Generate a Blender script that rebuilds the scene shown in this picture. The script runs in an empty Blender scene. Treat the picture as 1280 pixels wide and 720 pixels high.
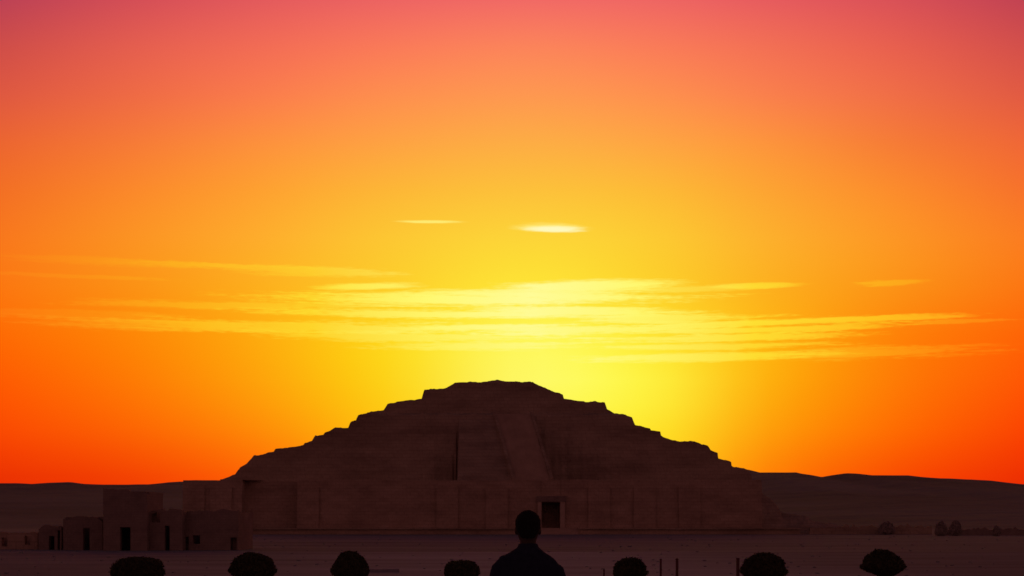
import bpy, bmesh, math, random
from mathutils import Vector, noise

random.seed(7)
SC = bpy.context.scene
COL = SC.collection
F = 1778.0            # focal length in photograph pixels
HZ = 654.0            # horizon row of the photograph
EYE = 1.7


def wx(px, Y):
    return (px - 640.0) * Y / F


def wz(py, Y):
    return EYE + (HZ - py) * Y / F


def span(a, b, n):
    return [a + (b - a) * i / n for i in range(n + 1)]


def srgb(c):
    return tuple((v / 255 / 12.92 if v / 255 <= .04045 else ((v / 255 + .055) / 1.055) ** 2.4) for v in c)


# ------------------------------------------------------------------ helpers
def link(name, bm, mat, parent=None, smooth=False, loc=None):
    me = bpy.data.meshes.new(name)
    bmesh.ops.recalc_face_normals(bm, faces=bm.faces[:])
    bm.to_mesh(me)
    bm.free()
    if smooth:
        for p in me.polygons:
            p.use_smooth = True
    for m in (mat if isinstance(mat, (list, tuple)) else [mat]):
        me.materials.append(m)
    o = bpy.data.objects.new(name, me)
    COL.objects.link(o)
    if parent is not None:
        o.parent = parent
    if loc is not None:
        o.location = loc
    return o


def thing(name, label, cat, loc=(0, 0, 0), group=None):
    o = bpy.data.objects.new(name, None)
    o.empty_display_size = .3
    COL.objects.link(o)
    o.location = loc
    return tag(o, label, cat, group)


def tag(o, label, cat, group=None):
    o['label'] = label
    o['category'] = cat
    if group:
        o['group'] = group
    return o


def structure(o):
    o['kind'] = 'structure'
    return o


def nz(x, y=0.0, z=0.0):
    return noise.noise(Vector((x, y, z)))


def box(bm, x0, x1, y0, y1, z0, z1, top=0.0):
    """box; top = inset of the upper rim (batter)"""
    v = [bm.verts.new(p) for p in ((x0, y0, z0), (x1, y0, z0), (x1, y1, z0), (x0, y1, z0),
                                   (x0 + top, y0 + top, z1), (x1 - top, y0 + top, z1),
                                   (x1 - top, y1 - top, z1), (x0 + top, y1 - top, z1))]
    for f in ((3, 2, 1, 0), (4, 5, 6, 7), (0, 1, 5, 4), (1, 2, 6, 5), (2, 3, 7, 6), (3, 0, 4, 7)):
        bm.faces.new([v[i] for i in f])
    return v


def erode(bm, size, amp, seed=0.0, keep_bottom=True):
    """cut long edges, then push the vertices about a little: weathered mud brick"""
    for _ in range(4):
        es = [e for e in bm.edges if e.calc_length() > size]
        if not es:
            break
        bmesh.ops.subdivide_edges(bm, edges=es, cuts=1, use_grid_fill=True)
    zmin = min(v.co.z for v in bm.verts)
    for v in bm.verts:
        c = v.co
        k = 0.0 if keep_bottom and c.z < zmin + 1e-4 else 1.0
        s = 1.0 / (size * 1.5)
        c.x += amp * nz(c.x * s + seed, c.y * s, c.z * s)
        c.y += amp * nz(c.x * s + seed + 31, c.y * s, c.z * s)
        c.z += k * amp * nz(c.x * s + seed + 67, c.y * s, c.z * s)


# ------------------------------------------------------------------ materials
def nodes_of(m):
    m.use_nodes = True
    nt = m.node_tree
    nt.nodes.clear()
    out = nt.nodes.new('ShaderNodeOutputMaterial')
    b = nt.nodes.new('ShaderNodeBsdfPrincipled')
    nt.links.new(b.outputs[0], out.inputs[0])
    return nt, b


def weathered(name, cols, scale=(1, 1, 1), nscale=1.0, rough=.95, bump=.3, bscale=6.0, bdist=.05, detail=6, spec=.1,
              courses=0.0):
    m = bpy.data.materials.new(name)
    nt, b = nodes_of(m)
    L = nt.links.new
    tc = nt.nodes.new('ShaderNodeTexCoord')
    mp = nt.nodes.new('ShaderNodeMapping')
    mp.inputs['Scale'].default_value = scale
    L(tc.outputs['Object'], mp.inputs[0])
    n = nt.nodes.new('ShaderNodeTexNoise')
    n.inputs['Scale'].default_value = nscale
    n.inputs['Detail'].default_value = detail
    n.inputs['Roughness'].default_value = .62
    L(mp.outputs[0], n.inputs['Vector'])
    r = nt.nodes.new('ShaderNodeValToRGB')
    els = r.color_ramp.elements
    for i, c in enumerate(cols):
        p = .32 + .36 * i / max(1, len(cols) - 1)
        e = els[i] if i < 2 else els.new(p)
        e.position = p
        e.color = (*c, 1)
    L(n.outputs[0], r.inputs[0])
    colour = r.outputs[0]
    if courses:
        # thin mortar courses and the odd missing brick
        br = nt.nodes.new('ShaderNodeTexBrick')
        br.inputs['Scale'].default_value = 1.0
        br.inputs['Brick Width'].default_value = courses * 2.4
        br.inputs['Row Height'].default_value = courses
        br.inputs['Mortar Size'].default_value = courses * .09
        br.inputs['Color1'].default_value = (1, 1, 1, 1)
        br.inputs['Color2'].default_value = (.9, .89, .88, 1)
        br.inputs['Mortar'].default_value = (.78, .76, .75, 1)
        cx = nt.nodes.new('ShaderNodeSeparateXYZ')
        cc = nt.nodes.new('ShaderNodeCombineXYZ')
        ad = nt.nodes.new('ShaderNodeMath')
        L(tc.outputs['Object'], cx.inputs[0])
        L(cx.outputs[0], ad.inputs[0])
        L(cx.outputs[1], ad.inputs[1])
        L(ad.outputs[0], cc.inputs[0])
        L(cx.outputs[2], cc.inputs[1])
        L(cc.outputs[0], br.inputs[0])
        mx = nt.nodes.new('ShaderNodeMixRGB')
        mx.blend_type = 'MULTIPLY'
        mx.inputs[0].default_value = .8
        L(r.outputs[0], mx.inputs[1])
        L(br.outputs[0], mx.inputs[2])
        colour = mx.outputs[0]
    L(colour, b.inputs['Base Color'])
    b.inputs['Roughness'].default_value = rough
    b.inputs['Specular IOR Level'].default_value = spec
    n2 = nt.nodes.new('ShaderNodeTexNoise')
    n2.inputs['Scale'].default_value = bscale
    n2.inputs['Detail'].default_value = 5
    L(tc.outputs['Object'], n2.inputs['Vector'])
    bp = nt.nodes.new('ShaderNodeBump')
    bp.inputs['Strength'].default_value = bump
    bp.inputs['Distance'].default_value = bdist
    L(n2.outputs[0], bp.inputs['Height'])
    L(bp.outputs[0], b.inputs['Normal'])
    return m


M_BRICK = weathered('baked_mudbrick', [(.27, .17, .115), (.36, .235, .16), (.43, .285, .195)], (.5, .5, 1.6), .28,
                    bump=.6, bscale=1.4, bdist=.4, courses=.55)
M_WALL = weathered('terrace_brick', [(.29, .175, .12), (.385, .24, .165), (.45, .285, .20)], (.6, .6, 1.4), .33,
                   bump=.6, bscale=1.6, bdist=.3, courses=.5)
M_STAIR = weathered('worn_stair_brick', [(.34, .22, .16), (.44, .29, .21)], (1, 1, 1), .6, bump=.4, bscale=3, bdist=.1)
M_ADOBE = weathered('ruin_adobe', [(.19, .125, .10), (.235, .155, .122), (.27, .18, .14)], (1, 1, 1.6), .8,
                    bump=.6, bscale=4, bdist=.08, courses=.16)
M_SAND = weathered('desert_sand', [(.14, .132, .132), (.195, .18, .18), (.25, .23, .228)], (.25, 1, 1), .16,
                   bump=.3, bscale=2.5, bdist=.06)
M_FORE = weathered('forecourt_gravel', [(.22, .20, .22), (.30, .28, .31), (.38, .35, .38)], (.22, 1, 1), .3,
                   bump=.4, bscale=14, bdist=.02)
M_HILL = weathered('hill_rock', [(.105, .10, .10), (.15, .143, .143), (.19, .18, .18)], (.5, .5, 2), .012,
                   bump=.5, bscale=.03, bdist=8)
M_LEAF = weathered('shrub_leaf', [(.030, .026, .011), (.072, .060, .028)], (1, 1, 1), 9, bump=.05, spec=.15, rough=.8)
M_DUSTY = weathered('dusty_leaf', [(.25, .18, .15), (.34, .25, .20)], (1, 1, 1), 3, bump=.05, spec=.1)
M_STEM = weathered('shrub_bark', [(.05, .035, .025), (.09, .06, .045)], (1, 1, 3), 20)
M_POST = weathered('dark_red_post_paint', [(.085, .03, .03), (.12, .045, .04)], (1, 1, 1), 12, rough=.7)
M_STONE = weathered('kerb_stone', [(.20, .165, .17), (.26, .21, .215)], (1, 1, 1), 5)
M_CLOTH = weathered('navy_jacket_cloth', [(.014, .016, .027), (.023, .026, .042)], (1, 1, 1), 30, bump=.2, bscale=60, bdist=.003)
M_TROU = weathered('dark_trouser_cloth', [(.012, .011, .012), (.02, .018, .02)], (1, 1, 1), 30, bump=.2, bscale=60, bdist=.003)
M_SKIN = weathered('skin', [(.045, .026, .019), (.062, .036, .027)], (1, 1, 1), 14, rough=.6, bump=.05)
M_HAIR = weathered('short_dark_hair', [(.008, .006, .005), (.016, .012, .010)], (1, 1, 1), 60, bump=.5, bscale=160, bdist=.004)
M_SHOE = weathered('shoe_leather', [(.012, .010, .009), (.02, .016, .014)], (1, 1, 1), 20, rough=.5)



def pale_middle(m, half, k):
    """the middle of the forecourt is paler than its sides (by object x, broken up by noise)"""
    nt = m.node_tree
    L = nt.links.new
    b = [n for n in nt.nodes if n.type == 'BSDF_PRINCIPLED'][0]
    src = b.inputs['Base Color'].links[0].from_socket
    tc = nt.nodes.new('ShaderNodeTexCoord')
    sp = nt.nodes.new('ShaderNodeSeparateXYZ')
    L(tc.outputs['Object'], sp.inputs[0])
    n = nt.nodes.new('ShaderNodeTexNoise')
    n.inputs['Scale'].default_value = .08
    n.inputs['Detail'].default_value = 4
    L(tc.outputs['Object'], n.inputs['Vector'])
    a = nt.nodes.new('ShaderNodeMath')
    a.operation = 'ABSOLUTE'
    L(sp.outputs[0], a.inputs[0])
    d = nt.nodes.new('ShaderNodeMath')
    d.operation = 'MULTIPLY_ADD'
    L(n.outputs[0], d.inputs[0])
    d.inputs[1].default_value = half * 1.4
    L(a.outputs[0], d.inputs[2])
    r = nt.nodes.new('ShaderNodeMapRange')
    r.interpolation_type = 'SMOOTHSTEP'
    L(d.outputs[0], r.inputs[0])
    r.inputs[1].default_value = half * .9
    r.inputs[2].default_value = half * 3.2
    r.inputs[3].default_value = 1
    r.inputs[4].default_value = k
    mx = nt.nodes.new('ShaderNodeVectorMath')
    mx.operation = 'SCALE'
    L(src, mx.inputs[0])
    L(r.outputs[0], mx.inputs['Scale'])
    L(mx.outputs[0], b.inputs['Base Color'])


pale_middle(M_FORE, 7.0, .60)

# ------------------------------------------------------------------ sky (world)
W = bpy.data.worlds.new('World')
SC.world = W
W.use_nodes = True
wt = W.node_tree
wt.nodes.clear()
WL = wt.links.new


def wn(kind, **kw):
    n = wt.nodes.new(kind)
    for k, v in kw.items():
        setattr(n, k, v)
    return n


def wmath(op, a, b=None, c=None, clamp=False):
    n = wn('ShaderNodeMath', operation=op, use_clamp=clamp)
    for i, v in enumerate((a, b, c)):
        if v is None:
            continue
        if isinstance(v, (int, float)):
            n.inputs[i].default_value = v
        else:
            WL(v, n.inputs[i])
    return n.outputs[0]


def wmap(v, a, b, c=0.0, d=1.0, interp='LINEAR'):
    n = wn('ShaderNodeMapRange', interpolation_type=interp, clamp=True)
    WL(v, n.inputs[0])
    for i, q in enumerate((a, b, c, d)):
        n.inputs[i + 1].default_value = q
    return n.outputs[0]


def wmix(f, a, b):
    n = wn('ShaderNodeMixRGB')
    for i, v in enumerate((f, a, b)):
        if isinstance(v, (int, float)):
            n.inputs[i].default_value = v
        elif isinstance(v, tuple):
            n.inputs[i].default_value = (*v, 1)
        else:
            WL(v, n.inputs[i])
    return n.outputs[0]


tc = wn('ShaderNodeTexCoord')
sep = wn('ShaderNodeSeparateXYZ')
WL(tc.outputs['Generated'], sep.inputs[0])
AZ = wmath('MULTIPLY', wmath('ARCTAN2', sep.outputs[0], sep.outputs[1]), 180 / math.pi)     # 0 = the sunset, + to the right
EL = wmath('MULTIPLY', wmath('ARCSINE', sep.outputs[2]), 180 / math.pi)


def azel(px, py):
    a = math.atan((px - 640) / F)
    e = math.atan((HZ - py) / math.hypot(F, px - 640))
    return math.degrees(a), math.degrees(e)


ROWS = [0, 60, 120, 180, 240, 300, 360, 420, 480, 540, 600, 654]
COLS = [0, 160, 320, 480, 660, 820, 960, 1120, 1280]
SKY = [
    [(188, 66, 84), (211, 78, 86), (227, 90, 92), (237, 100, 98), (242, 106, 101), (239, 102, 99), (231, 92, 94), (217, 81, 87), (194, 67, 82)],
    [(208, 78, 72), (228, 94, 78), (242, 108, 84), (250, 122, 88), (252, 132, 90), (250, 124, 88), (243, 112, 84), (232, 96, 78), (212, 80, 74)],
    [(223, 89, 64), (238, 106, 68), (250, 124, 75), (254, 142, 78), (254, 152, 80), (254, 144, 78), (250, 128, 76), (240, 110, 70), (226, 91, 66)],
    [(236, 102, 48), (246, 122, 54), (253, 144, 60), (254, 162, 66), (253, 173, 68), (254, 165, 66), (253, 148, 60), (246, 124, 54), (240, 104, 54)],
    [(243, 112, 36), (251, 136, 42), (254, 160, 48), (253, 182, 54), (253, 193, 58), (253, 186, 54), (253, 164, 50), (252, 140, 44), (247, 115, 42)],
    [(249, 120, 28), (252, 146, 34), (254, 172, 43), (253, 198, 50), (253, 213, 56), (253, 202, 50), (253, 176, 44), (253, 150, 36), (251, 125, 32)],
    [(252, 119, 16), (252, 144, 20), (253, 174, 28), (253, 204, 40), (254, 228, 54), (253, 208, 42), (253, 176, 30), (252, 146, 22), (252, 118, 18)],
    [(254, 106, 4), (254, 133, 6), (254, 170, 14), (254, 214, 28), (254, 245, 86), (254, 227, 48), (254, 180, 18), (254, 130, 8), (254, 100, 6)],
    [(254, 90, 2), (254, 120, 4), (254, 160, 10), (253, 208, 23), (254, 247, 98), (254, 238, 60), (254, 175, 14), (254, 122, 5), (254, 86, 4)],
    [(250, 73, 2), (252, 98, 3), (254, 136, 7), (254, 190, 16), (254, 236, 60), (254, 224, 40), (254, 157, 10), (254, 106, 2), (250, 68, 2)],
    [(234, 49, 2), (242, 64, 2), (253, 98, 4), (254, 156, 8), (254, 220, 30), (254, 202, 20), (254, 126, 6), (248, 74, 2), (236, 47, 2)],
    [(220, 42, 3), (228, 50, 3), (240, 76, 4), (250, 130, 8), (254, 190, 20), (254, 170, 14), (250, 106, 6), (234, 58, 3), (218, 40, 3)],
]
EMAX = 24.0
ELN = wmath('DIVIDE', EL, EMAX, clamp=True)


def ramp(stops):
    n = wn('ShaderNodeValToRGB')
    WL(ELN, n.inputs[0])
    e = n.color_ramp.elements
    for i, (p, c) in enumerate(sorted(stops)):
        q = e[i] if i < 2 else e.new(min(1, p))
        q.position = min(1, max(0, p))
        q.color = (*c, 1)
    return n.outputs[0]


BACK = (.215, .086, .094)       # the dusk sky away from the sunset


def catmull(xs, vs, x):
    """smooth interpolation of tuples vs at xs"""
    k = max(i for i in range(len(xs) - 1) if xs[i] <= x + 1e-9)
    t = (x - xs[k]) / (xs[k + 1] - xs[k])
    h = xs[k + 1] - xs[k]
    out = []
    for c in range(3):
        v = [w[c] for w in vs]
        m = []
        for q in (k, k + 1):
            a, b = max(0, q - 1), min(len(xs) - 1, q + 1)
            m.append((v[b] - v[a]) / (xs[b] - xs[a]))
        p = ((2 * t ** 3 - 3 * t ** 2 + 1) * v[k] + (t ** 3 - 2 * t ** 2 + t) * h * m[0] + (-2 * t ** 3 + 3 * t ** 2) * v[k + 1] + (t ** 3 - t ** 2) * h * m[1])
        out.append(min(255, max(1, p)))
    return tuple(out)


ROWS2 = span(0, 654, 22)
COLS2 = span(0, 1280, 32)
SKY2 = [[catmull(ROWS, [catmull(COLS, SKY[i], px) for i in range(len(ROWS))], py) for px in COLS2] for py in ROWS2]
def above(j):
    c = srgb(SKY2[0][j])
    return (c[0] * .74, c[1] * .66, c[2] * 1.0)


columns = []
for j, px in enumerate(COLS2):
    columns.append((azel(px, 0)[0], ramp([(azel(px, py)[1] / EMAX, srgb(SKY2[i][j])) for i, py in enumerate(ROWS2)] + [(1.0, above(j))])))


def side(k, j):
    return ramp([(azel(COLS2[j], py)[1] / EMAX, tuple(k * s + (1 - k) * b for s, b in zip(srgb(SKY2[i][j]), BACK))) for i, py in enumerate(ROWS2)]
                + [(1.0, tuple(k * s + (1 - k) * b for s, b in zip(above(j), BACK)))])


azs = [(-60, wmix(1.0, BACK, BACK)), (-38, side(.10, 0)), (-26, side(.58, 0))] + columns + [(26, side(.58, -1)), (38, side(.10, -1)), (60, wmix(1.0, BACK, BACK))]
sky = azs[0][1]
for (a0, _), (a1, c1) in zip(azs, azs[1:]):
    sky = wmix(wmap(AZ, a0, a1), sky, c1)
ZEN = (.003, .008, .021)
sky = wmix(wmap(EL, 19, 46, interp='SMOOTHSTEP'), sky, ZEN)

# thin stratus streaks drawn in azimuth and elevation
st = wn('ShaderNodeCombineXYZ')
WL(wmath('MULTIPLY', AZ, .22), st.inputs[0])
WL(wmath('MULTIPLY', EL, 5.5), st.inputs[1])
n1 = wn('ShaderNodeTexNoise')
n1.inputs['Scale'].default_value = 1.0
n1.inputs['Detail'].default_value = 5
n1.inputs['Distortion'].default_value = .35
WL(st.outputs[0], n1.inputs['Vector'])
st2 = wn('ShaderNodeCombineXYZ')
WL(wmath('MULTIPLY', AZ, 2.2), st2.inputs[0])
WL(wmath('MULTIPLY', EL, 16.0), st2.inputs[1])
n2 = wn('ShaderNodeTexNoise')
n2.inputs['Scale'].default_value = 1.0
n2.inputs['Detail'].default_value = 4
WL(st2.outputs[0], n2.inputs['Vector'])
NZ = wmath('ADD', wmath('MULTIPLY', wmath('SUBTRACT', n1.outputs[0], .5), 1.5), wmath('MULTIPLY', wmath('SUBTRACT', n2.outputs[0], .5), .9))

# cx, cy, half length, half thickness, strength, tilt (px up per px right), raggedness
STREAKS = [
    (150, 328, 230, 6, .26, 0, 1), (350, 337, 190, 7, .40, -.012, 1), (80, 345, 160, 3.5, .30, 0, 1),
    (458, 357.5, 78, 5.5, .95, .035, .45), (440, 360, 60, 3, .6, .03, .5),
    (590, 374, 330, 11, 1.0, .004, .7), (300, 381, 260, 6, .45, .02, 1),
    (735, 357, 140, 9, 1.0, .01, .5), (660, 366, 190, 6, .8, 0, .6), (520, 392, 250, 7, .85, 0, .8), (390, 409, 380, 9, .6, 0, 1),
    (500, 421, 230, 8, .5, 0, 1), (180, 405, 220, 9, .42, 0, 1), (610, 433, 170, 7, .5, 0, .9),
    (700, 390, 170, 10, .95, 0, .7), (690, 412, 220, 9, .8, 0, .9), (830, 398, 150, 8, .8, 0, .9),
    (1000, 402, 250, 6, .9, .008, .8), (1085, 398.5, 150, 4, .85, 0, .7), (960, 412, 210, 6, .85, .005, .8), (920, 422, 210, 6, .85, .004, .8),
    (900, 433, 190, 5, .7, 0, .9), (890, 446, 190, 7, .85, .01, .8), (1090, 441, 180, 10, .36, 0, .9),
    (942, 357, 66, 5, .75, 0, .5), (1115, 354, 50, 5, .5, 0, .9), (860, 362, 120, 5, .4, 0, .8),
    (100, 395, 200, 8, .25, 0, 1), (1200, 402, 80, 4, .4, 0, 1.2),
]
tot = None
for cx, cy, a, b, s, t, rg in STREAKS:
    ca, ce = azel(cx, cy)
    ha, he = a / F * 57.3, b / F * 57.3
    dx = wmath('SUBTRACT', AZ, ca)
    dy = wmath('SUBTRACT', wmath('SUBTRACT', EL, ce), wmath('MULTIPLY', dx, t))
    r = wmath('SQRT', wmath('ADD', wmath('POWER', wmath('ABSOLUTE', wmath('DIVIDE', dx, ha)), 2.0),
                            wmath('POWER', wmath('ABSOLUTE', wmath('DIVIDE', dy, he)), 2.0)))
    r = wmath('ADD', r, wmath('MULTIPLY', NZ, 1.1 * rg))
    m = wmap(r, 1.0, .38, 0.0, s, 'SMOOTHSTEP')
    inv = wmath('SUBTRACT', 1.0, m)
    tot = inv if tot is None else wmath('MULTIPLY', tot, inv)
MASK = wmath('SUBTRACT', 1.0, tot)
sa, se = azel(665, 400)
DS = wmath('ABSOLUTE', wmath('SUBTRACT', AZ, sa))
cr = wn('ShaderNodeValToRGB')
WL(wmath('DIVIDE', DS, 21.0, clamp=True), cr.inputs[0])
ce = cr.color_ramp.elements
for i, (p, c) in enumerate([(0, (255, 251, 150)), (.2, (255, 248, 112)), (.42, (254, 226, 52)), (.64, (254, 194, 32)), (.82, (254, 164, 26)), (1, (253, 138, 26))]):
    q = ce[i] if i < 2 else ce.new(p)
    q.position = p
    q.color = (*srgb(c), 1)
sky = wmix(MASK, sky, cr.outputs[0])
# the two small bright lens clouds higher up
for cx, cy, a, b, s, t, col in ((537, 277.5, 50, 3.0, .85, 0, (255, 240, 120)), (687, 285.5, 57, 8.6, .85, -.02, (255, 236, 120)), (692, 287.0, 46, 6.0, 1.0, -.02, (255, 248, 188))):
    ca, ce_ = azel(cx, cy)
    da = wmath('SUBTRACT', AZ, ca)
    dx = wmath('DIVIDE', da, a / F * 57.3)
    dy = wmath('DIVIDE', wmath('SUBTRACT', wmath('SUBTRACT', EL, ce_), wmath('MULTIPLY', da, t)), b / F * 57.3)
    # lens shape: crisp lower edge, feathered upper edge
    dy = wmath('MAXIMUM', dy, wmath('MULTIPLY', dy, -1.35))
    r = wmath('ADD', wmath('SQRT', wmath('ADD', wmath('MULTIPLY', dx, dx), wmath('MULTIPLY', dy, dy))), wmath('MULTIPLY', NZ, .42))
    sky = wmix(wmap(r, 1.0, .3, 0.0, s, 'SMOOTHSTEP'), sky, srgb(col))
bg = wn('ShaderNodeBackground')
WL(sky, bg.inputs[0])
bg.inputs[1].default_value = 1.0
wo = wn('ShaderNodeOutputWorld')
WL(bg.outputs[0], wo.inputs[0])

# the sun itself: just above the horizon, hidden behind the ziggurat
sun = bpy.data.lights.new('sun', 'SUN')
sun.energy = .5
sun.angle = math.radians(.53)
sun.color = (1.0, .55, .2)
so = bpy.data.objects.new('sun', sun)
COL.objects.link(so)
saz, sel = math.radians(1.2), math.radians(.9)
dirv = Vector((math.sin(saz) * math.cos(sel), math.cos(saz) * math.cos(sel), math.sin(sel)))
so.rotation_euler = dirv.to_track_quat('Z', 'Y').to_euler()
so.location = dirv * 400

# ------------------------------------------------------------------ ground and hills
bm = bmesh.new()


def grid(bm, xs, ys, h):
    rows = []
    for y in ys:
        rows.append([bm.verts.new((x, y, h(x, y))) for x in xs])
    for j in range(len(ys) - 1):
        for i in range(len(xs) - 1):
            bm.faces.new((rows[j][i], rows[j][i + 1], rows[j + 1][i + 1], rows[j + 1][i]))




bm = bmesh.new()
gx = [-9000, -3000, -1200, -600, -300] + span(-200, 200, 200) + [300, 600, 1200, 3000, 9000]
gy = [-3000, -600, -120, 0, 60, 88] + span(92, 214, 90) + [230, 280, 400, 700, 1500, 4000, 9000]


def gh(x, y):
    if 92 <= y <= 214 and abs(x) <= 200:
        k = min(1, (y - 90) / 10, (215 - y) / 10)
        return max(-.06, k * (.10 * nz(x * .03, y * .06) + .05 * nz(x * .2, y * .3)))
    return 0.0


grid(bm, gx, gy, gh)
structure(link('ground', bm, M_SAND, smooth=True))

# the pale gravel forecourt in front, its far edge a little uneven
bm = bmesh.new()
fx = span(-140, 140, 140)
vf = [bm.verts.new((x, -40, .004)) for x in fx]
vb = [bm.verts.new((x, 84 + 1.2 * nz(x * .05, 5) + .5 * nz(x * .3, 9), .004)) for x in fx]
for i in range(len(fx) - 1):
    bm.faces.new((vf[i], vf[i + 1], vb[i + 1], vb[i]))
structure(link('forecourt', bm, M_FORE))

rng0 = random.Random(5)
bm = bmesh.new()
for _ in range(420):
    y = 40 * (205 / 40) ** rng0.random()
    x = rng0.uniform(-.42, .42) * y
    e = rng0.uniform(.012, .034) * (1 + y / 60)
    m = bmesh.ops.create_icosphere(bm, subdivisions=1, radius=1)
    for v in m['verts']:
        v.co = Vector((x + v.co.x * e * 1.5 + .2 * e * rng0.random(), y + v.co.y * e, v.co.z * e * .6 + .2 * e * rng0.random() + .01))
stones = link('scattered_stones', bm, M_SAND)
stones['kind'] = 'stuff'

RIDGE = [(-900, 601), (-500, 606), (-200, 603), (0, 604), (20, 604), (40, 605), (62, 603), (88, 602.5), (100, 604.5), (130, 605.8), (185, 605.5),
         (210, 603), (228, 602), (330, 606), (480, 612), (640, 614), (800, 610), (900, 592), (934, 586.8), (945, 590.6), (995, 590.4), (1000, 593.2), (1013, 596.5), (1030, 596), (1040, 594),
         (1058, 591.5), (1072, 592), (1090, 594), (1135, 594.3), (1150, 596), (1175, 598), (1215, 598.8), (1240, 601), (1265, 604.5), (1280, 606.5),
         (1340, 612), (1500, 606), (1800, 612), (2300, 604)]


def interp(pts, x):
    if x <= pts[0][0]:
        return pts[0][1]
    for (a, b), (c, d) in zip(pts, pts[1:]):
        if x <= c:
            return b + (d - b) * (x - a) / (c - a)
    return pts[-1][1]


RY = 1500.0
bm = bmesh.new()
hx = [wx(p, RY) for p in span(-900, 2300, 640)]
hy = [300, 420, 560, 640, 740, 860, 1000, 1120, 1240, 1340, 1420, 1470, 1500, 1540, 1620, 1800, 2200, 2800]


def hh(x, y):
    top = wz(interp(RIDGE, 640 + x * F / RY), RY)
    if y >= RY:
        k = 1 - min(1, (y - RY) / 1300) ** 1.5
    else:
        t = (y - 300) / (RY - 300)
        k = t ** 1.7
        k += .10 * t * (1 - t) * nz(x * .006, y * .006, 2) * 2
    e = .8 * nz(x * .03, y * .02, 4) * k
    return top * k - 1.2 * (1 - k) + e


grid(bm, hx, hy, hh)
structure(link('hills', bm, M_HILL, smooth=True))

# ------------------------------------------------------------------ the ziggurat
ZY = 216.0
zig = thing('ziggurat', 'huge dark stepped mudbrick ziggurat with a central stairway under the bright sunset', 'ziggurat', (0, ZY, 0))
ZO = Vector((0, ZY, 0))


def zlink(name, bm, mat, smooth=False, parent=None):
    for v in bm.verts:
        v.co -= ZO
    return link(name, bm, mat, zig if parent is None else parent, smooth)


TOPZ = wz(600, ZY)                     # top of the lower terrace
PLZ = wz(660, ZY)                      # top of the plinth
DX0, DX1 = wx(677, ZY), wx(700, ZY)    # doorway
DTOP = wz(628, ZY)
XL, XR = wx(228, ZY), wx(953, ZY)
REC0, REC1 = wx(302, ZY), wx(371, ZY)
BACKY = 276.0
plan = [(XL, ZY), (REC0, ZY), (REC0, ZY + 2.6), (REC1, ZY + 2.6), (REC1, ZY), (DX0, ZY), (DX0, ZY + 4.5), (DX1, ZY + 4.5), (DX1, ZY),
        (XR, ZY), (XR, BACKY), (XL, BACKY)]
dense = []
for (a, b), (c, d) in zip(plan, plan[1:] + plan[:1]):
    n = max(1, int(math.hypot(c - a, d - b) / .9))
    for i in range(n):
        dense.append((a + (c - a) * i / n, b + (d - b) * i / n))
bm = bmesh.new()
levels = [0, 1.2, 2.4, 3.6, DTOP, 5.9, 6.9, 7.6, TOPZ]
rings = []
for k, z in enumerate(levels):
    ring = []
    for i, (x, y) in enumerate(dense):
        q = z / TOPZ
        lean = .55 * q if y < ZY + 4 else 0
        door = DX0 - .6 < x < DX1 + .6
        am = 0.02 if door else .13
        jx = am * nz(x * .6, y * .6, z * .9)
        jy = am * nz(x * .6 + 40, y * .6, z * .9)
        zz = z
        if k == len(levels) - 1:
            zz = z + .16 * nz(x * .25, y * .2, 3) + .12 * nz(x * 1.1, y, 5)
        ring.append(bm.verts.new((x + jx, y + jy + lean, zz)))
    rings.append(ring)
N = len(dense)
for k in range(len(levels) - 1):
    for i in range(N):
        j = (i + 1) % N
        bm.faces.new((rings[k][i], rings[k][j], rings[k + 1][j], rings[k + 1][i]))
bmesh.ops.triangulate(bm, faces=[bm.faces.new(rings[-1])])
zlink('lower_terrace', bm, M_WALL)

# door head over the alcove and the pale frame around the opening
gate = bpy.data.objects.new('gateway', None)
COL.objects.link(gate)
gate.parent = zig
bm = bmesh.new()
box(bm, DX0 - .03, DX1 + .03, ZY + .30, ZY + 4.4, DTOP, TOPZ - .03)
zlink('door_head', bm, M_WALL, parent=gate)
bm = bmesh.new()
box(bm, DX1 + .02, DX1 + .75, ZY - .28, ZY + .6, PLZ - .1, DTOP + .1)
zlink('jamb', bm, M_STAIR, parent=gate)
bm = bmesh.new()
box(bm, DX0 - .6, DX0 - .02, ZY - .28, ZY + .6, PLZ - .1, DTOP + .1)
zlink('jamb', bm, M_STAIR, parent=gate)
bm = bmesh.new()
box(bm, DX0 - .75, DX1 + .9, ZY - .36, ZY + .6, DTOP + .1, DTOP + .95)
erode(bm, .8, .05, 3)
zlink('lintel', bm, M_ADOBE, parent=gate)

# two course plinth with a shadow gap under each coping
PX0, PX1 = wx(296, ZY), wx(1000, ZY)
sx0, sx1 = wx(672, ZY), wx(722, ZY)
for side_, (a, b) in enumerate(((PX0, sx0), (sx1, PX1))):
    bm = bmesh.new()
    box(bm, a, b, ZY - 2.6, ZY + (0.1 if side_ == 0 else .1), 0, .16)
    ia, ib = (.5, 0) if side_ == 0 else (0, .5)
    box(bm, a + ia, b - ib, ZY - 2.1, ZY + .1, .16, PLZ - .18)
    box(bm, a + ia * .4, b - ib * .4, ZY - 2.5, ZY + .1, PLZ - .18, PLZ)
    erode(bm, 1.1, .07, 5 + side_)
    zlink('plinth', bm, M_BRICK)
bm = bmesh.new()
for i in range(6):
    box(bm, sx0 + .01, sx1 - .01, ZY - 3.6 + .6 * i, ZY - 3.0 + .6 * i, 0, PLZ * (i + 1) / 6)
zlink('entrance_steps', bm, M_STAIR)

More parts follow.
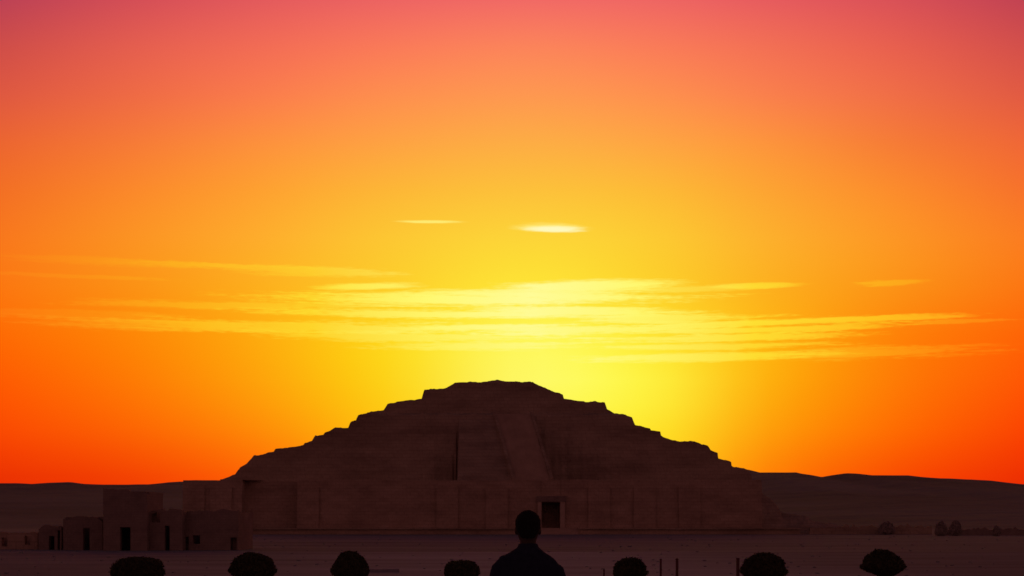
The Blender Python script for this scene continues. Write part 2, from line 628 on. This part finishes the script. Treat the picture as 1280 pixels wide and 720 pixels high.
# shallow buttresses along the terrace wall
for px in (228, 262, 371, 545, 607, 735, 792, 848):
    x0 = wx(px, ZY) + .05
    x1 = x0 + 3.3
    bm = bmesh.new()
    v = box(bm, x0, x1, ZY - .3, ZY + .9, PLZ - .05 if px > 296 else 0, TOPZ - 1.0 - .5 * abs(nz(px * .37, 2)), .0)
    for q in v[4:6]:
        q.co.y += .45
    erode(bm, 1.0, .09, px)
    zlink('buttress', bm, M_WALL)

# the upper mass: a stepped mound whose crest follows the worn outline
SIL = [(277.5, 599), (286, 596), (294, 592), (300, 584), (307.5, 580), (317, 569), (330, 567.5), (342, 565), (344, 562), (355, 559), (369, 558.5),
       (379, 556), (381, 554), (389.5, 551), (394, 545), (404, 544), (406, 540.5), (419, 534.5), (435, 534), (438, 528), (444.5, 525.5), (447.5, 519),
       (459, 515.5), (480, 512), (484.5, 505.5), (496, 502), (512.5, 500), (527, 499), (530.5, 487), (555, 485.3), (568.6, 478), (608.5, 477), (615, 475.3),
       (622, 475.3), (627, 476.7), (666, 477), (673.7, 482.4), (681.5, 483.7), (689, 489), (703.5, 493), (705, 498), (722, 501), (743.7, 502), (756, 503.6), (759, 511.5),
       (769, 517), (790, 521.5), (794, 530.5), (812.5, 535.6), (813.7, 538.4), (825.4, 540), (826.6, 545), (842, 551), (869, 552), (885, 557),
       (889, 562.5), (897, 566), (898, 573), (914.0, 577.5), (914.8, 582.5), (934, 586), (938, 590.5), (941, 600.5)]


def shift(px):
    if 664 <= px < 765:
        return 2.2 * min(1.0, (765 - px) / 60)
    return 0.0


def face_y(h, px):
    return 224 + 2.0 * (h - 8.2) / 10.8 + shift(px) if h < 19 else 229 + (h - 19) / 5.6


PROF = []
for px, py in SIL:
    Y = 225.0
    for _ in range(8):
        z = wz(py, Y)
        Y2 = face_y(z, px)
        Y = .5 * Y + .5 * Y2
    PROF.append((wx(px, Y), wz(py, Y)))
PROF.sort()
for i in range(1, len(PROF)):
    if PROF[i][0] <= PROF[i - 1][0] + .04:
        PROF[i] = (PROF[i - 1][0] + .04, PROF[i][1])


def front(d):
    """height by depth behind the foot of the front face"""
    if d < 0:
        return 7.6
    if d < 2.0:
        return 8.2 + 10.8 * d / 2.0
    if d < 5.0:
        return 19.0 + .12 * (d - 2)
    if d < 6.0:
        return 19.36 + 5.9 * (d - 5)
    return 25.3


def core_h(x, y):
    h = interp(PROF, x)
    h += (.06 * nz(x * 1.3, y * .35, 8) + .09 * max(-1, min(1, round(2.2 * nz(x * .9 + 7, y * .25, 2))))) * (1 if h > 9 else 0)
    px = 640 + x * F / 226
    du = y - 224 - .35 * nz(x * .35, 1, 4) - .18 * nz(x * 1.2, 3, 7)
    d = y - 224 - shift(px) - .35 * nz(x * .35, 1, 4) - .18 * nz(x * 1.2, 3, 7)
    if 570.8 < px < 573.6 or 566.6 < px < 568.2:      # two narrow weathered slots left of the stairs
        d = d - .42 if d < (1.45 if px > 570 else .8) else d
    f = (front(du) if du > 4.6 else min(front(d), 19.3)) + .2 * nz(x * .5, y * .9, 1)
    if 573.6 <= px < 652:      # the sloping bastion that carries the stairs
        f = max(f, min(19.0, TOPZ + .02 + (y - 217.9) * 10.8 / 8.3 - .38 + .12 * nz(x * .8, y * .8, 6)))
    elif y < 222.7:
        return -.5
    b = front((274 - y) * 1.0 - .5 * nz(x * .3, 8, 4))
    if h < TOPZ - .1:
        h = 7.6
    return min(h, f, b)


xs = sorted(set([round(p[0], 3) for p in PROF] + [round(x, 3) for x in span(PROF[0][0] - .3, PROF[-1][0] + .3, 300)]
                + [round(wx(p, 226) + e, 3) for p in (566.6, 568.2, 570.8, 573.6, 664) for e in (-.06, .06)]))
xs = [x for i, x in enumerate(xs) if i == 0 or x - xs[i - 1] > .015]
ys = span(217.6, 222.6, 20) + span(222.8, 236, 66) + span(237, 262, 14) + span(263, 275, 40)
bm = bmesh.new()
grid(bm, xs, ys, core_h)
zlink('upper_tiers', bm, M_BRICK)

# fallen brick and rubble stepping down from the right hand end
bm = bmesh.new()
bm = bmesh.new()


def bank(x, y):
    px = 640 + x * F / 220
    py = interp([(915, 612), (930, 616), (941, 606), (950, 610), (958, 618), (968, 624), (976, 633), (979, 641), (1010, 645), (1022, 652), (1050, 656), (1075, 668)], px)
    k = max(0.0, min(1.0, (y - 216.6) / 5.5)) * max(0.0, min(1.0, (262 - y) / 12))
    return -.2 + max(0, wz(py, 221) + .2) * k + (.18 * nz(x * 1.1, y * 1.1, 3) + .1 * nz(x * 2.7, y * 2.3, 9)) * (k > 0)


grid(bm, span(wx(915, 220), wx(1077, 220), 90), span(216.5, 226, 24) + span(227, 262, 20), bank)
zlink('rubble_bank', bm, M_BRICK)

# the central stairway, running down a little to the right
T0 = Vector((wx(641, 226.0), 226.0, 19.1))
T1 = Vector((wx(665.5, 217.7), 217.7, TOPZ + .05))
HW = 2.7
NS = 56
bm = bmesh.new()
lv, rv = [], []
for i in range(NS):
    a = T0.lerp(T1, i / NS)
    c = T0.lerp(T1, (i + 1) / NS)
    for p in (Vector((a.x, a.y, a.z)), Vector((c.x, c.y, a.z))):
        lv.append(bm.verts.new((p.x - HW, p.y, p.z)))
        rv.append(bm.verts.new((p.x + HW, p.y, p.z)))
lv.append(bm.verts.new((T1.x - HW, T1.y, TOPZ - .3)))
rv.append(bm.verts.new((T1.x + HW, T1.y, TOPZ - .3)))
for i in range(len(lv) - 1):
    bm.faces.new((lv[i], rv[i], rv[i + 1], lv[i + 1]))
bl = bm.verts.new((T0.x - HW, T0.y, TOPZ - .3))
br = bm.verts.new((T0.x + HW, T0.y, TOPZ - .3))
bm.faces.new(lv + [bl])
bm.faces.new(rv + [br])
zlink('staircase', bm, M_STAIR)
for s in (-1, 1):
    bm = bmesh.new()
    a0, a1 = (HW + .02, HW + .45)
    pr = []
    for off in (a0, a1):
        pr.append([bm.verts.new((T0.x + s * off, T0.y, T0.z + .3)), bm.verts.new((T1.x + s * off, T1.y - .3, T1.z + .35)),
                   bm.verts.new((T1.x + s * off, T1.y - .3, TOPZ - .3)), bm.verts.new((T0.x + s * off, T0.y, TOPZ - .3))])
    for i in range(4):
        j = (i + 1) % 4
        bm.faces.new((pr[0][i], pr[0][j], pr[1][j], pr[1][i]))
    bm.faces.new(pr[0])
    bm.faces.new(pr[1])
    zlink('stair_parapet', bm, M_BRICK)

# ------------------------------------------------------------------ ruins with openings
def solid_cells(bm, xe, ze, holes, y0, y1, topf):
    """wall between y0 and y1; cells inside any hole stay open; topf(x) moves the upper rim"""
    xe = sorted(set(xe + [h[i] for h in holes for i in (0, 1)]))
    ze = sorted(set(ze + [h[i] for h in holes for i in (2, 3)]))
    zt = ze[-1]

    def full(i, k):
        if not (0 <= i < len(xe) - 1 and 0 <= k < len(ze) - 1):
            return False
        cx, cz = (xe[i] + xe[i + 1]) / 2, (ze[k] + ze[k + 1]) / 2
        return not any(h[0] < cx < h[1] and h[2] < cz < h[3] for h in holes)
    cache = {}

    def V(i, k, b):
        if (i, k, b) not in cache:
            z = ze[k]
            if z == zt:
                z += topf(xe[i])
            j = .035 * nz(xe[i] * 2, z * 2, b * 9)
            cache[(i, k, b)] = bm.verts.new((xe[i], (y1 if b else y0) + j, z))
        return cache[(i, k, b)]
    for i in range(len(xe) - 1):
        for k in range(len(ze) - 1):
            if not full(i, k):
                continue
            bm.faces.new((V(i, k, 0), V(i + 1, k, 0), V(i + 1, k + 1, 0), V(i, k + 1, 0)))
            bm.faces.new((V(i + 1, k, 1), V(i, k, 1), V(i, k + 1, 1), V(i + 1, k + 1, 1)))
            if not full(i - 1, k):
                bm.faces.new((V(i, k, 1), V(i, k, 0), V(i, k + 1, 0), V(i, k + 1, 1)))
            if not full(i + 1, k):
                bm.faces.new((V(i + 1, k, 0), V(i + 1, k, 1), V(i + 1, k + 1, 1), V(i + 1, k + 1, 0)))
            if not full(i, k + 1):
                bm.faces.new((V(i, k + 1, 0), V(i + 1, k + 1, 0), V(i + 1, k + 1, 1), V(i, k + 1, 1)))
            if not full(i, k - 1) and k > 0:
                bm.faces.new((V(i, k, 1), V(i + 1, k, 1), V(i + 1, k, 0), V(i, k, 0)))


def ruin(name, label, cat, Y, px0, px1, pytop, holes, depth=4.0, ragged=.12, roofed=False, mat=None, group=None):
    """holes in photograph pixels: (px0, px1, pytop, pybottom)"""
    x0, x1 = wx(px0, Y), wx(px1, Y)
    ht = wz(pytop, Y)
    cx = (x0 + x1) / 2
    t = thing(name, label, cat, (cx, Y, 0), group)
    mat = mat or M_ADOBE
    hs = [(wx(a, Y) - cx, wx(b, Y) - cx, max(0.0, wz(d, Y)), wz(c, Y)) for a, b, c, d in holes]
    hs = [(a, b, (-.05 if c < .12 else c), d) for a, b, c, d in hs]
    w = x1 - x0
    seed = px0 * .37
    cut = 1 if int(px0) % 2 else -1
    rag = lambda x: -2.2 * ragged * max(0, cut * x / w * 2 - .35) ** 2 * 2 + ragged * .5 * round(2 * nz(x * 1.6 + seed, 7)) + ragged * (nz(x * 1.1 + seed, 2) * 1.2 + nz(x * 3.1 + seed, 5) * .6)
    bm = bmesh.new()
    solid_cells(bm, span(-w / 2, w / 2, max(4, int(w / .3))), span(-.05, ht, 6), hs, 0, .45, rag)
    link('front_wall', bm, mat, t)
    if depth > 0:
        bm = bmesh.new()
        solid_cells(bm, span(-w / 2 + .46, w / 2 - .46, max(4, int(w / .4))), span(-.05, ht * .96, 4), [], depth - .45, depth, rag)
        link('back_wall', bm, mat, t)
        for s in (-1, 1):
            bm = bmesh.new()
            v = box(bm, *(sorted((s * w / 2, s * (w / 2 - .45)))), .46, depth, -.05, ht * .97)
            erode(bm, .8, .05, seed + s)
            link('side_wall', bm, mat, t)
        if roofed:
            bm = bmesh.new()
            box(bm, -w / 2 + .1, w / 2 - .1, .1, depth - .1, ht - .30, ht - .12)
            link('roof', bm, mat, t)
    return t


ruin('mudbrick_house', 'tallest roofed mudbrick house on the left with one narrow dark doorway', 'house', 88, 129, 184, 612,
     [(150, 163, 659, 689)], roofed=True, ragged=.2)
ruin('courtyard_wall', 'ruined mudbrick wall with a window hole and slit door beside the tallest house', 'wall', 88.6, 184.6, 228, 637,
     [(189, 200, 640, 653), (206, 212, 657, 687)], depth=3.6, ragged=.24)
ruin('roofless_house', 'wide roofless mudbrick ruin in front of the left end of the ziggurat', 'ruin', 89.4, 228.6, 298, 638,
     [(230, 236, 671, 689), (241, 250, 669, 680), (288, 296, 672, 687)], depth=5, ragged=.2)
ruin('broken_house', 'middle height broken mudbrick house left of the tallest house', 'ruin', 90, 79, 128, 645,
     [(104, 112, 660, 688)], depth=3.5, ragged=.3)
ruin('small_ruin', 'small low mudbrick ruin with two door slits near the left frame edge', 'ruin', 91, 48, 77, 658,
     [(61, 68, 670, 688), (72, 75, 663, 689)], depth=3.0, ragged=.15)
ruin('low_mudbrick_wall', 'lowest pale mudbrick wall with a square dark hole at the far left', 'wall', 92, -30, 47, 666,
     [(31, 38, 670, 681), (2, 9, 672, 683)], depth=2.4, ragged=.15, mat=M_WALL)

# far right: long low walls and scattered shrubs beyond the plain
ruin('long_mudbrick_wall', 'long low eroded mudbrick wall right of the ziggurat foot', 'wall', 214, 1012, 1165, 658, [], depth=0, ragged=.5, mat=M_BRICK)
ruin('field_wall', 'short low dark mudbrick wall at the far right edge of the plain', 'wall', 196, 1182, 1310, 661, [], depth=0, ragged=.4)


# ------------------------------------------------------------------ shrubs
def leaf_cloud(fn, n, size, rng):
    """n small leaf faces; fn(rng) gives (point, outward direction)"""
    bm = bmesh.new()
    for _ in range(n):
        p, d = fn(rng)
        d = (d + Vector((rng.gauss(0, .6), rng.gauss(0, .6), rng.gauss(0, .6)))).normalized()
        t = d.orthogonal().normalized()
        b = d.cross(t)
        a = rng.uniform(0, 6.28)
        t, b = t * math.cos(a) + b * math.sin(a), b * math.cos(a) - t * math.sin(a)
        s = size * rng.uniform(.6, 1.3)
        q = [p - t * s, p + b * s * .45 + d * s * .1, p + t * s, p - b * s * .45 + d * s * .1]
        bm.faces.new([bm.verts.new(c) for c in q])
    return bm


def shrub(label, Y,  pxl, pxr, pytop, sq=2.0, peak=0.0, lean=0.0, taper=0.0, n=13000, size=.042, group='clipped shrubs along the forecourt',
          name='shrub', rag=.075, stem=.08, seed=1, mat=None):
    x0, x1 = wx(pxl, Y), wx(pxr, Y)
    ht = wz(pytop, Y)
    cx, a = (x0 + x1) / 2, (x1 - x0) / 2 * .93
    rng = random.Random(seed)
    t = thing(name, label, 'shrub', (cx, Y, 0), group)
    zc = stem + (ht - stem) * .36
    top, bot = ht - zc, zc - stem

    def pt(rng):
        while True:
            v = Vector((rng.gauss(0, 1), rng.gauss(0, 1), rng.gauss(0, 1)))
            if v.length > .01:
                break
        v.normalize()
        # superellipsoid radius
        e = sq if v.z > 0 else max(sq, 3.6 - 4 * taper)
        r = (abs(v.x) ** e + abs(v.y) ** e + abs(v.z) ** e) ** (-1 / e)
        r *= 1 + rag * 1.6 * nz(v.x * 2.5 + seed, v.y * 2.5, v.z * 2.5) + rag * nz(v.x * 7 + seed, v.y * 7, v.z * 7)
        r *= rng.choice((1, 1, .97, .93, .85, .7)) * (1 + rng.gauss(0, rag * .4))
        u = v * r
        z = u.z * (top if u.z > 0 else bot)
        k = 1 - taper * max(0, -u.z) + .0
        if u.z > 0:
            k *= 1 - peak * u.z
        return Vector((u.x * a * k + lean * u.z * a, u.y * a * .92 * k, zc + z)), v
    link('foliage', leaf_cloud(pt, n, size, rng), mat or M_LEAF, t)
    # branching stem that fills the heart of the shrub
    bm = bmesh.new()
    for i in range(7):
        an = i * .9 + seed
        r0, r1 = .035 * a / .7, .012 * a / .7
        p0 = Vector((.05 * math.cos(an), .05 * math.sin(an), -.03))
        p1 = Vector((a * .45 * math.cos(an), a * .45 * math.sin(an), zc + top * .35))
        d = (p1 - p0).normalized()
        e = d.orthogonal().normalized()
        g = d.cross(e)
        ra = [bm.verts.new(p0 + (e * math.cos(q) + g * math.sin(q)) * r0) for q in span(0, 5.236, 5)]
        rb = [bm.verts.new(p1 + (e * math.cos(q) + g * math.sin(q)) * r1) for q in span(0, 5.236, 5)]
        for q in range(6):
            bm.faces.new((ra[q], ra[(q + 1) % 6], rb[(q + 1) % 6], rb[q]))
        bm.faces.new(rb)
    link('stem', bm, M_STEM, t)
    return t


shrub('wide flat topped clipped shrub, first from the left below the ruins', 42, 141, 204, 697.5, sq=2.8, seed=11)
shrub('dome shaped clipped shrub in front of the roofless ruin', 42.6, 288, 344, 691.8, sq=2.15, seed=12)
shrub('round shrub with a loose feathery peak beside the low stone kerb', 42.3, 414, 462, 689.5, sq=2.1, peak=.25, rag=.06, seed=13)
shrub('smallest low shrub just left of the standing person', 42, 556, 598.5, 701.5, sq=3.0, seed=14, n=9000)
shrub('small rounded shrub between the person and the posts', 42.2, 767, 808.5, 698, sq=2.2, seed=15, n=10000)
shrub('plump oval shrub touching the thickest post', 42.5, 926.5, 983, 692, sq=2.05, seed=16)
shrub('tallest untrimmed shrub leaning at the right, narrow at its foot', 42, 1075, 1134, 687.5, sq=1.75, peak=.15, taper=.55, rag=.08, stem=.1, seed=17, lean=-.08)

for i, (px0, px1, pt_, Y, lab) in enumerate((
        (1099, 1118, 653.5, 212, 'round dark distant bush by the end of the long eroded wall'),
        (1169, 1184, 653.5, 190, 'low distant bush, left one of the close pair on the right plain'),
        (1187, 1202, 652, 193, 'taller distant bush, right one of the close pair on the right plain'),
        (1241, 1250, 658.5, 188, 'smallest distant bush beside the short field wall'))):
    shrub(lab, Y, px0, px1, pt_, n=2600, size=.15, mat=M_DUSTY, group='distant bushes on the plain', name='bush', rag=.12, stem=.1, seed=40 + i)

# ------------------------------------------------------------------ posts and kerb
def post(label, Y, px, pytop, wpx):
    h = wz(pytop, Y)
    r = wpx * Y / F / 2
    t = thing('post', label, 'post', (wx(px, Y), Y, 0), 'short posts on the forecourt')
    bm = bmesh.new()
    prof = [(r, -.05), (r, h - .07), (r * .8, h - .06), (r * .8, h - .045)]
    cap = [(r * 1.15, h - .045), (r * 1.15, h - .018), (r * .7, h), (0.001, h + .004)]
    for nm, pr in (('shaft', prof), ('cap', cap)):
        bm = bmesh.new()
        rr = [[bm.verts.new((q * math.cos(a), q * math.sin(a), z)) for a in span(0, 2 * math.pi * 11 / 12, 11)] for q, z in pr]
        for A, B in zip(rr, rr[1:]):
            for i in range(12):
                bm.faces.new((A[i], A[(i + 1) % 12], B[(i + 1) % 12], B[i]))
        bm.faces.new(rr[0])
        bm.faces.new(rr[-1])
        link(nm, bm, M_POST, t, smooth=False)


post('thinnest tall post, left one of the pair right of the small round shrub', 42, 826, 698.5, 2.6)
post('medium thick post, right one of the pair right of the small round shrub', 42, 846.3, 698, 3.6)
post('thickest post, standing against the plump oval shrub', 42, 922.3, 697.5, 4.2)
post('lone short thin post left of the small rounded shrub', 30, 755, 712, 2.2)

bm = bmesh.new()
KY = 49.0
box(bm, wx(460, KY), wx(499, KY), KY, KY + .25, -.02, .115, .015)
erode(bm, .25, .012, 9)
tag(link('kerb_stone', bm, M_STONE), 'low dark stone kerb lying right of the feathery shrub', 'kerb')

# ------------------------------------------------------------------ the person, seen from behind
PY = 9.4
P = thing('person', 'person in a dark jacket standing with back turned, facing the ziggurat', 'person', (wx(660, PY), PY, 0))


def loft(bm, rings, seg=20, cap=True, power=2.0):
    """rings: (cx, cy, cz, rx, ry[, axis]) ; horizontal superellipses"""
    rs = []
    for cx, cy, cz, rx, ry in rings:
        r = []
        for i in range(seg):
            a = 2 * math.pi * i / seg
            c, s = math.cos(a), math.sin(a)
            r.append(bm.verts.new((cx + rx * math.copysign(abs(c) ** (2 / power), c), cy + ry * math.copysign(abs(s) ** (2 / power), s), cz)))
        rs.append(r)
    for A, B in zip(rs, rs[1:]):
        for i in range(seg):
            j = (i + 1) % seg
            bm.faces.new((A[i], A[j], B[j], B[i]))
    if cap:
        bm.faces.new(rs[0])
        bm.faces.new(rs[-1])
    return rs


def tube(bm, pts, seg=12):
    """pts: (Vector, radius)"""
    rs = []
    ref = Vector((.3, 1, .2))
    for k, (p, r) in enumerate(pts):
        a = pts[max(0, k - 1)][0]
        b = pts[min(len(pts) - 1, k + 1)][0]
        d = (b - a).normalized()
        e = (ref - d * ref.dot(d)).normalized()
        g = d.cross(e)
        rs.append([bm.verts.new(p + (e * math.cos(q) + g * math.sin(q)) * r) for q in span(0, 2 * math.pi * (seg - 1) / seg, seg - 1)])
    for A, B in zip(rs, rs[1:]):
        for i in range(seg):
            j = (i + 1) % seg
            bm.faces.new((A[i], A[j], B[j], B[i]))
    bm.faces.new(rs[0])
    bm.faces.new(rs[-1])


def ball(bm, c, r, seg=16):
    m = bmesh.ops.create_uvsphere(bm, u_segments=seg, v_segments=seg // 2 + 2, radius=1)
    for v in m['verts']:
        v.co = Vector((c[0] + v.co.x * r[0], c[1] + v.co.y * r[1], c[2] + v.co.z * r[2]))


def remesh(o, size, smooth_it=4):
    m = o.modifiers.new('remesh', 'REMESH')
    m.mode = 'VOXEL'
    m.voxel_size = size
    s = o.modifiers.new('smooth', 'SMOOTH')
    s.factor = .5
    s.iterations = smooth_it
    dg = bpy.context.evaluated_depsgraph_get()
    me = bpy.data.meshes.new_from_object(o.evaluated_get(dg))
    o.modifiers.clear()
    old = o.data
    o.data = me
    bpy.data.meshes.remove(old)
    for p in o.data.polygons:
        p.use_smooth = True


ARM = {}
for s in (-1, 1):
    dz = -.016 if s > 0 else .002         # the right shoulder hangs a little lower
    ARM[s] = [Vector((s * .140, -.005, 1.415 + dz)), Vector((s * .174, -.005, 1.388 + dz)), Vector((s * .196, -.012, 1.30 + dz)), Vector((s * .220, -.012, 1.13 + dz)),
              Vector((s * .228, .03, .99 + dz)), Vector((s * .226, .07, .88 + dz))]
RAD = [.05, .056, .05, .042, .036, .027]
bm = bmesh.new()
# head: cranium, face, jaw
loft(bm, [(0, .035, 1.555, .035, .045), (0, .035, 1.575, .052, .068), (0, .022, 1.605, .063, .085), (0, .008, 1.645, .072, .097), (0, 0, 1.685, .077, .101),
          (0, -.004, 1.72, .076, .100), (0, -.006, 1.75, .066, .088), (0, -.006, 1.77, .045, .062), (0, -.006, 1.778, .02, .03)], 24)
ball(bm, (0, .108, 1.635), (.014, .022, .02))          # nose
ball(bm, (0, .098, 1.655), (.010, .014, .03))
ball(bm, (0, .090, 1.597), (.022, .014, .008))         # lips
for s in (-1, 1):
    ball(bm, (s * .032, .088, 1.672), (.014, .012, .008))          # eye lids
    ball(bm, (s * .079, -.004, 1.652), (.010, .020, .031))         # ears
loft(bm, [(0, -.012, 1.44, .075, .07), (0, -.010, 1.50, .060, .062), (0, -.004, 1.555, .054, .058), (0, .002, 1.61, .054, .058)], 20)   # neck
loft(bm, [(0, 0, .86, .145, .095), (0, 0, .95, .152, .10), (0, .005, 1.08, .132, .088), (0, .005, 1.22, .148, .10), (0, .005, 1.34, .160, .100),
          (0, -.005, 1.41, .145, .085), (0, -.01, 1.47, .10, .065), (0, -.01, 1.50, .06, .055)], 24)
for s in (-1, 1):
    tube(bm, list(zip(ARM[s], RAD)))
    tube(bm, [(Vector((s * .085, 0, .93)), .085), (Vector((s * .095, .0, .72)), .074), (Vector((s * .10, .008, .50)), .054), (Vector((s * .102, -.012, .36)), .052),
              (Vector((s * .105, -.02, .10)), .036), (Vector((s * .105, -.02, .03)), .036)], 14)
    tube(bm, [(Vector((s * .105, -.06, .04)), .034), (Vector((s * .115, .06, .035)), .038), (Vector((s * .125, .16, .028)), .026)], 10)
    # hand: palm, four bent fingers, thumb from the side of the palm
    w = ARM[s][-1]
    tube(bm, [(w + Vector((0, -.005, .02)), .024), (w + Vector((0, .004, -.03)), .030), (w + Vector((-s * .004, .008, -.085)), .030)], 10)
    for k, ln in enumerate((.070, .080, .075, .058)):
        b = w + Vector((-s * .004, .036 - .020 * k, -.080))
        tube(bm, [(b, .0095), (b + Vector((-s * .006, 0, -ln * .45)), .0090), (b + Vector((-s * .020, -.002, -ln * .78)), .0082), (b + Vector((-s * .036, -.003, -ln)), .007)], 8)
    tube(bm, [(w + Vector((-s * .008, .022, -.030)), .013), (w + Vector((-s * .018, .048, -.062)), .0105), (w + Vector((-s * .024, .054, -.095)), .0085)], 8)
body = link('body', bm, M_SKIN, P)
remesh(body, .0065, 5)

# hair: a close cap over the skull
bm = bmesh.new()
loft(bm, [(0, -.052, 1.605, .046, .046), (0, -.048, 1.63, .062, .056), (0, -.035, 1.655, .076, .072), (0, -.020, 1.685, .0845, .090), (0, -.010, 1.72, .084, .104), (0, -.008, 1.750, .071, .092),
          (0, -.008, 1.772, .047, .064), (0, -.008, 1.786, .018, .03)], 24)
hair = link('hair', bm, M_HAIR, P)
remesh(hair, .006, 3)
for v in hair.data.vertices:
    v.co += v.normal * (.003 * nz(v.co.x * 90, v.co.y * 90, v.co.z * 60))

# jacket with sleeves and collar
bm = bmesh.new()
loft(bm, [(0, 0, .82, .178, .125), (0, 0, .92, .180, .128), (0, .005, 1.08, .172, .118), (0, .005, 1.22, .182, .125), (-.006, .003, 1.34, .214, .128),
          (-.008, -.004, 1.40, .222, .116), (-.010, -.010, 1.445, .204, .100), (-.011, -.014, 1.485, .160, .088), (-.004, -.016, 1.512, .112, .080), (0, -.016, 1.535, .074, .072)], 28)
for s in (-1, 1):
    tube(bm, [(p + Vector((s * .004 - (s * .018 if k == 0 else 0), 0, (.002 if k < 2 else 0))), r) for k, (p, r) in enumerate(zip(ARM[s], (.062, .069, .068, .060, .052, .045)))], 16)
loft(bm, [(0, -.014, 1.50, .080, .078), (0, -.012, 1.54, .069, .071), (0, -.008, 1.566, .064, .067)], 20)
ball(bm, (-.140, -.03, 1.470), (.055, .05, .022))
jac = link('jacket', bm, M_CLOTH, P)
remesh(jac, .009, 6)
for v in jac.data.vertices:        # folds in the cloth
    v.co += v.normal * (.006 * nz(v.co.x * 14, v.co.y * 14, v.co.z * 9) + .003 * nz(v.co.x * 40, v.co.y * 30, v.co.z * 22))

bm = bmesh.new()
loft(bm, [(0, 0, .80, .150, .112), (0, 0, .90, .160, .112), (0, 0, .99, .150, .105)], 24)
for s in (-1, 1):
    tube(bm, [(Vector((s * .082, 0, .93)), .094), (Vector((s * .092, .0, .72)), .088), (Vector((s * .10, .008, .50)), .072), (Vector((s * .102, -.012, .32)), .068),
              (Vector((s * .105, -.02, .075)), .062)], 16)
tr = link('trousers', bm, M_TROU, P)
remesh(tr, .010, 4)
for s in (-1, 1):
    bm = bmesh.new()
    loft(bm, [(s * .118, .045, .0045, .050, .155), (s * .118, .045, .03, .052, .158), (s * .117, .04, .055, .048, .145), (s * .110, -.01, .085, .044, .085), (s * .107, -.02, .12, .042, .055)], 20)
    sh = link('shoe', bm, M_SHOE, P, smooth=True)

# ------------------------------------------------------------------ camera
cam = bpy.data.cameras.new('camera')
cam.sensor_width = 36
cam.lens = 36 * F / 1280
cam.shift_y = (HZ - 360) / 1280
cam.clip_start = .1
cam.clip_end = 20000
co = bpy.data.objects.new('camera', cam)
COL.objects.link(co)
co.location = (0, 0, EYE)
co.rotation_euler = (math.radians(90), 0, 0)
SC.camera = co

SC.view_settings.view_transform = 'Standard'
SC.view_settings.look = 'None'
SC.view_settings.exposure = 0
SC.view_settings.gamma = 1
SC.view_settings.use_curve_mapping = False
SC.render.engine = 'CYCLES'
SC.cycles.use_denoising = True
SC.cycles.max_bounces = 5
SC.cycles.filter_width = 1.6
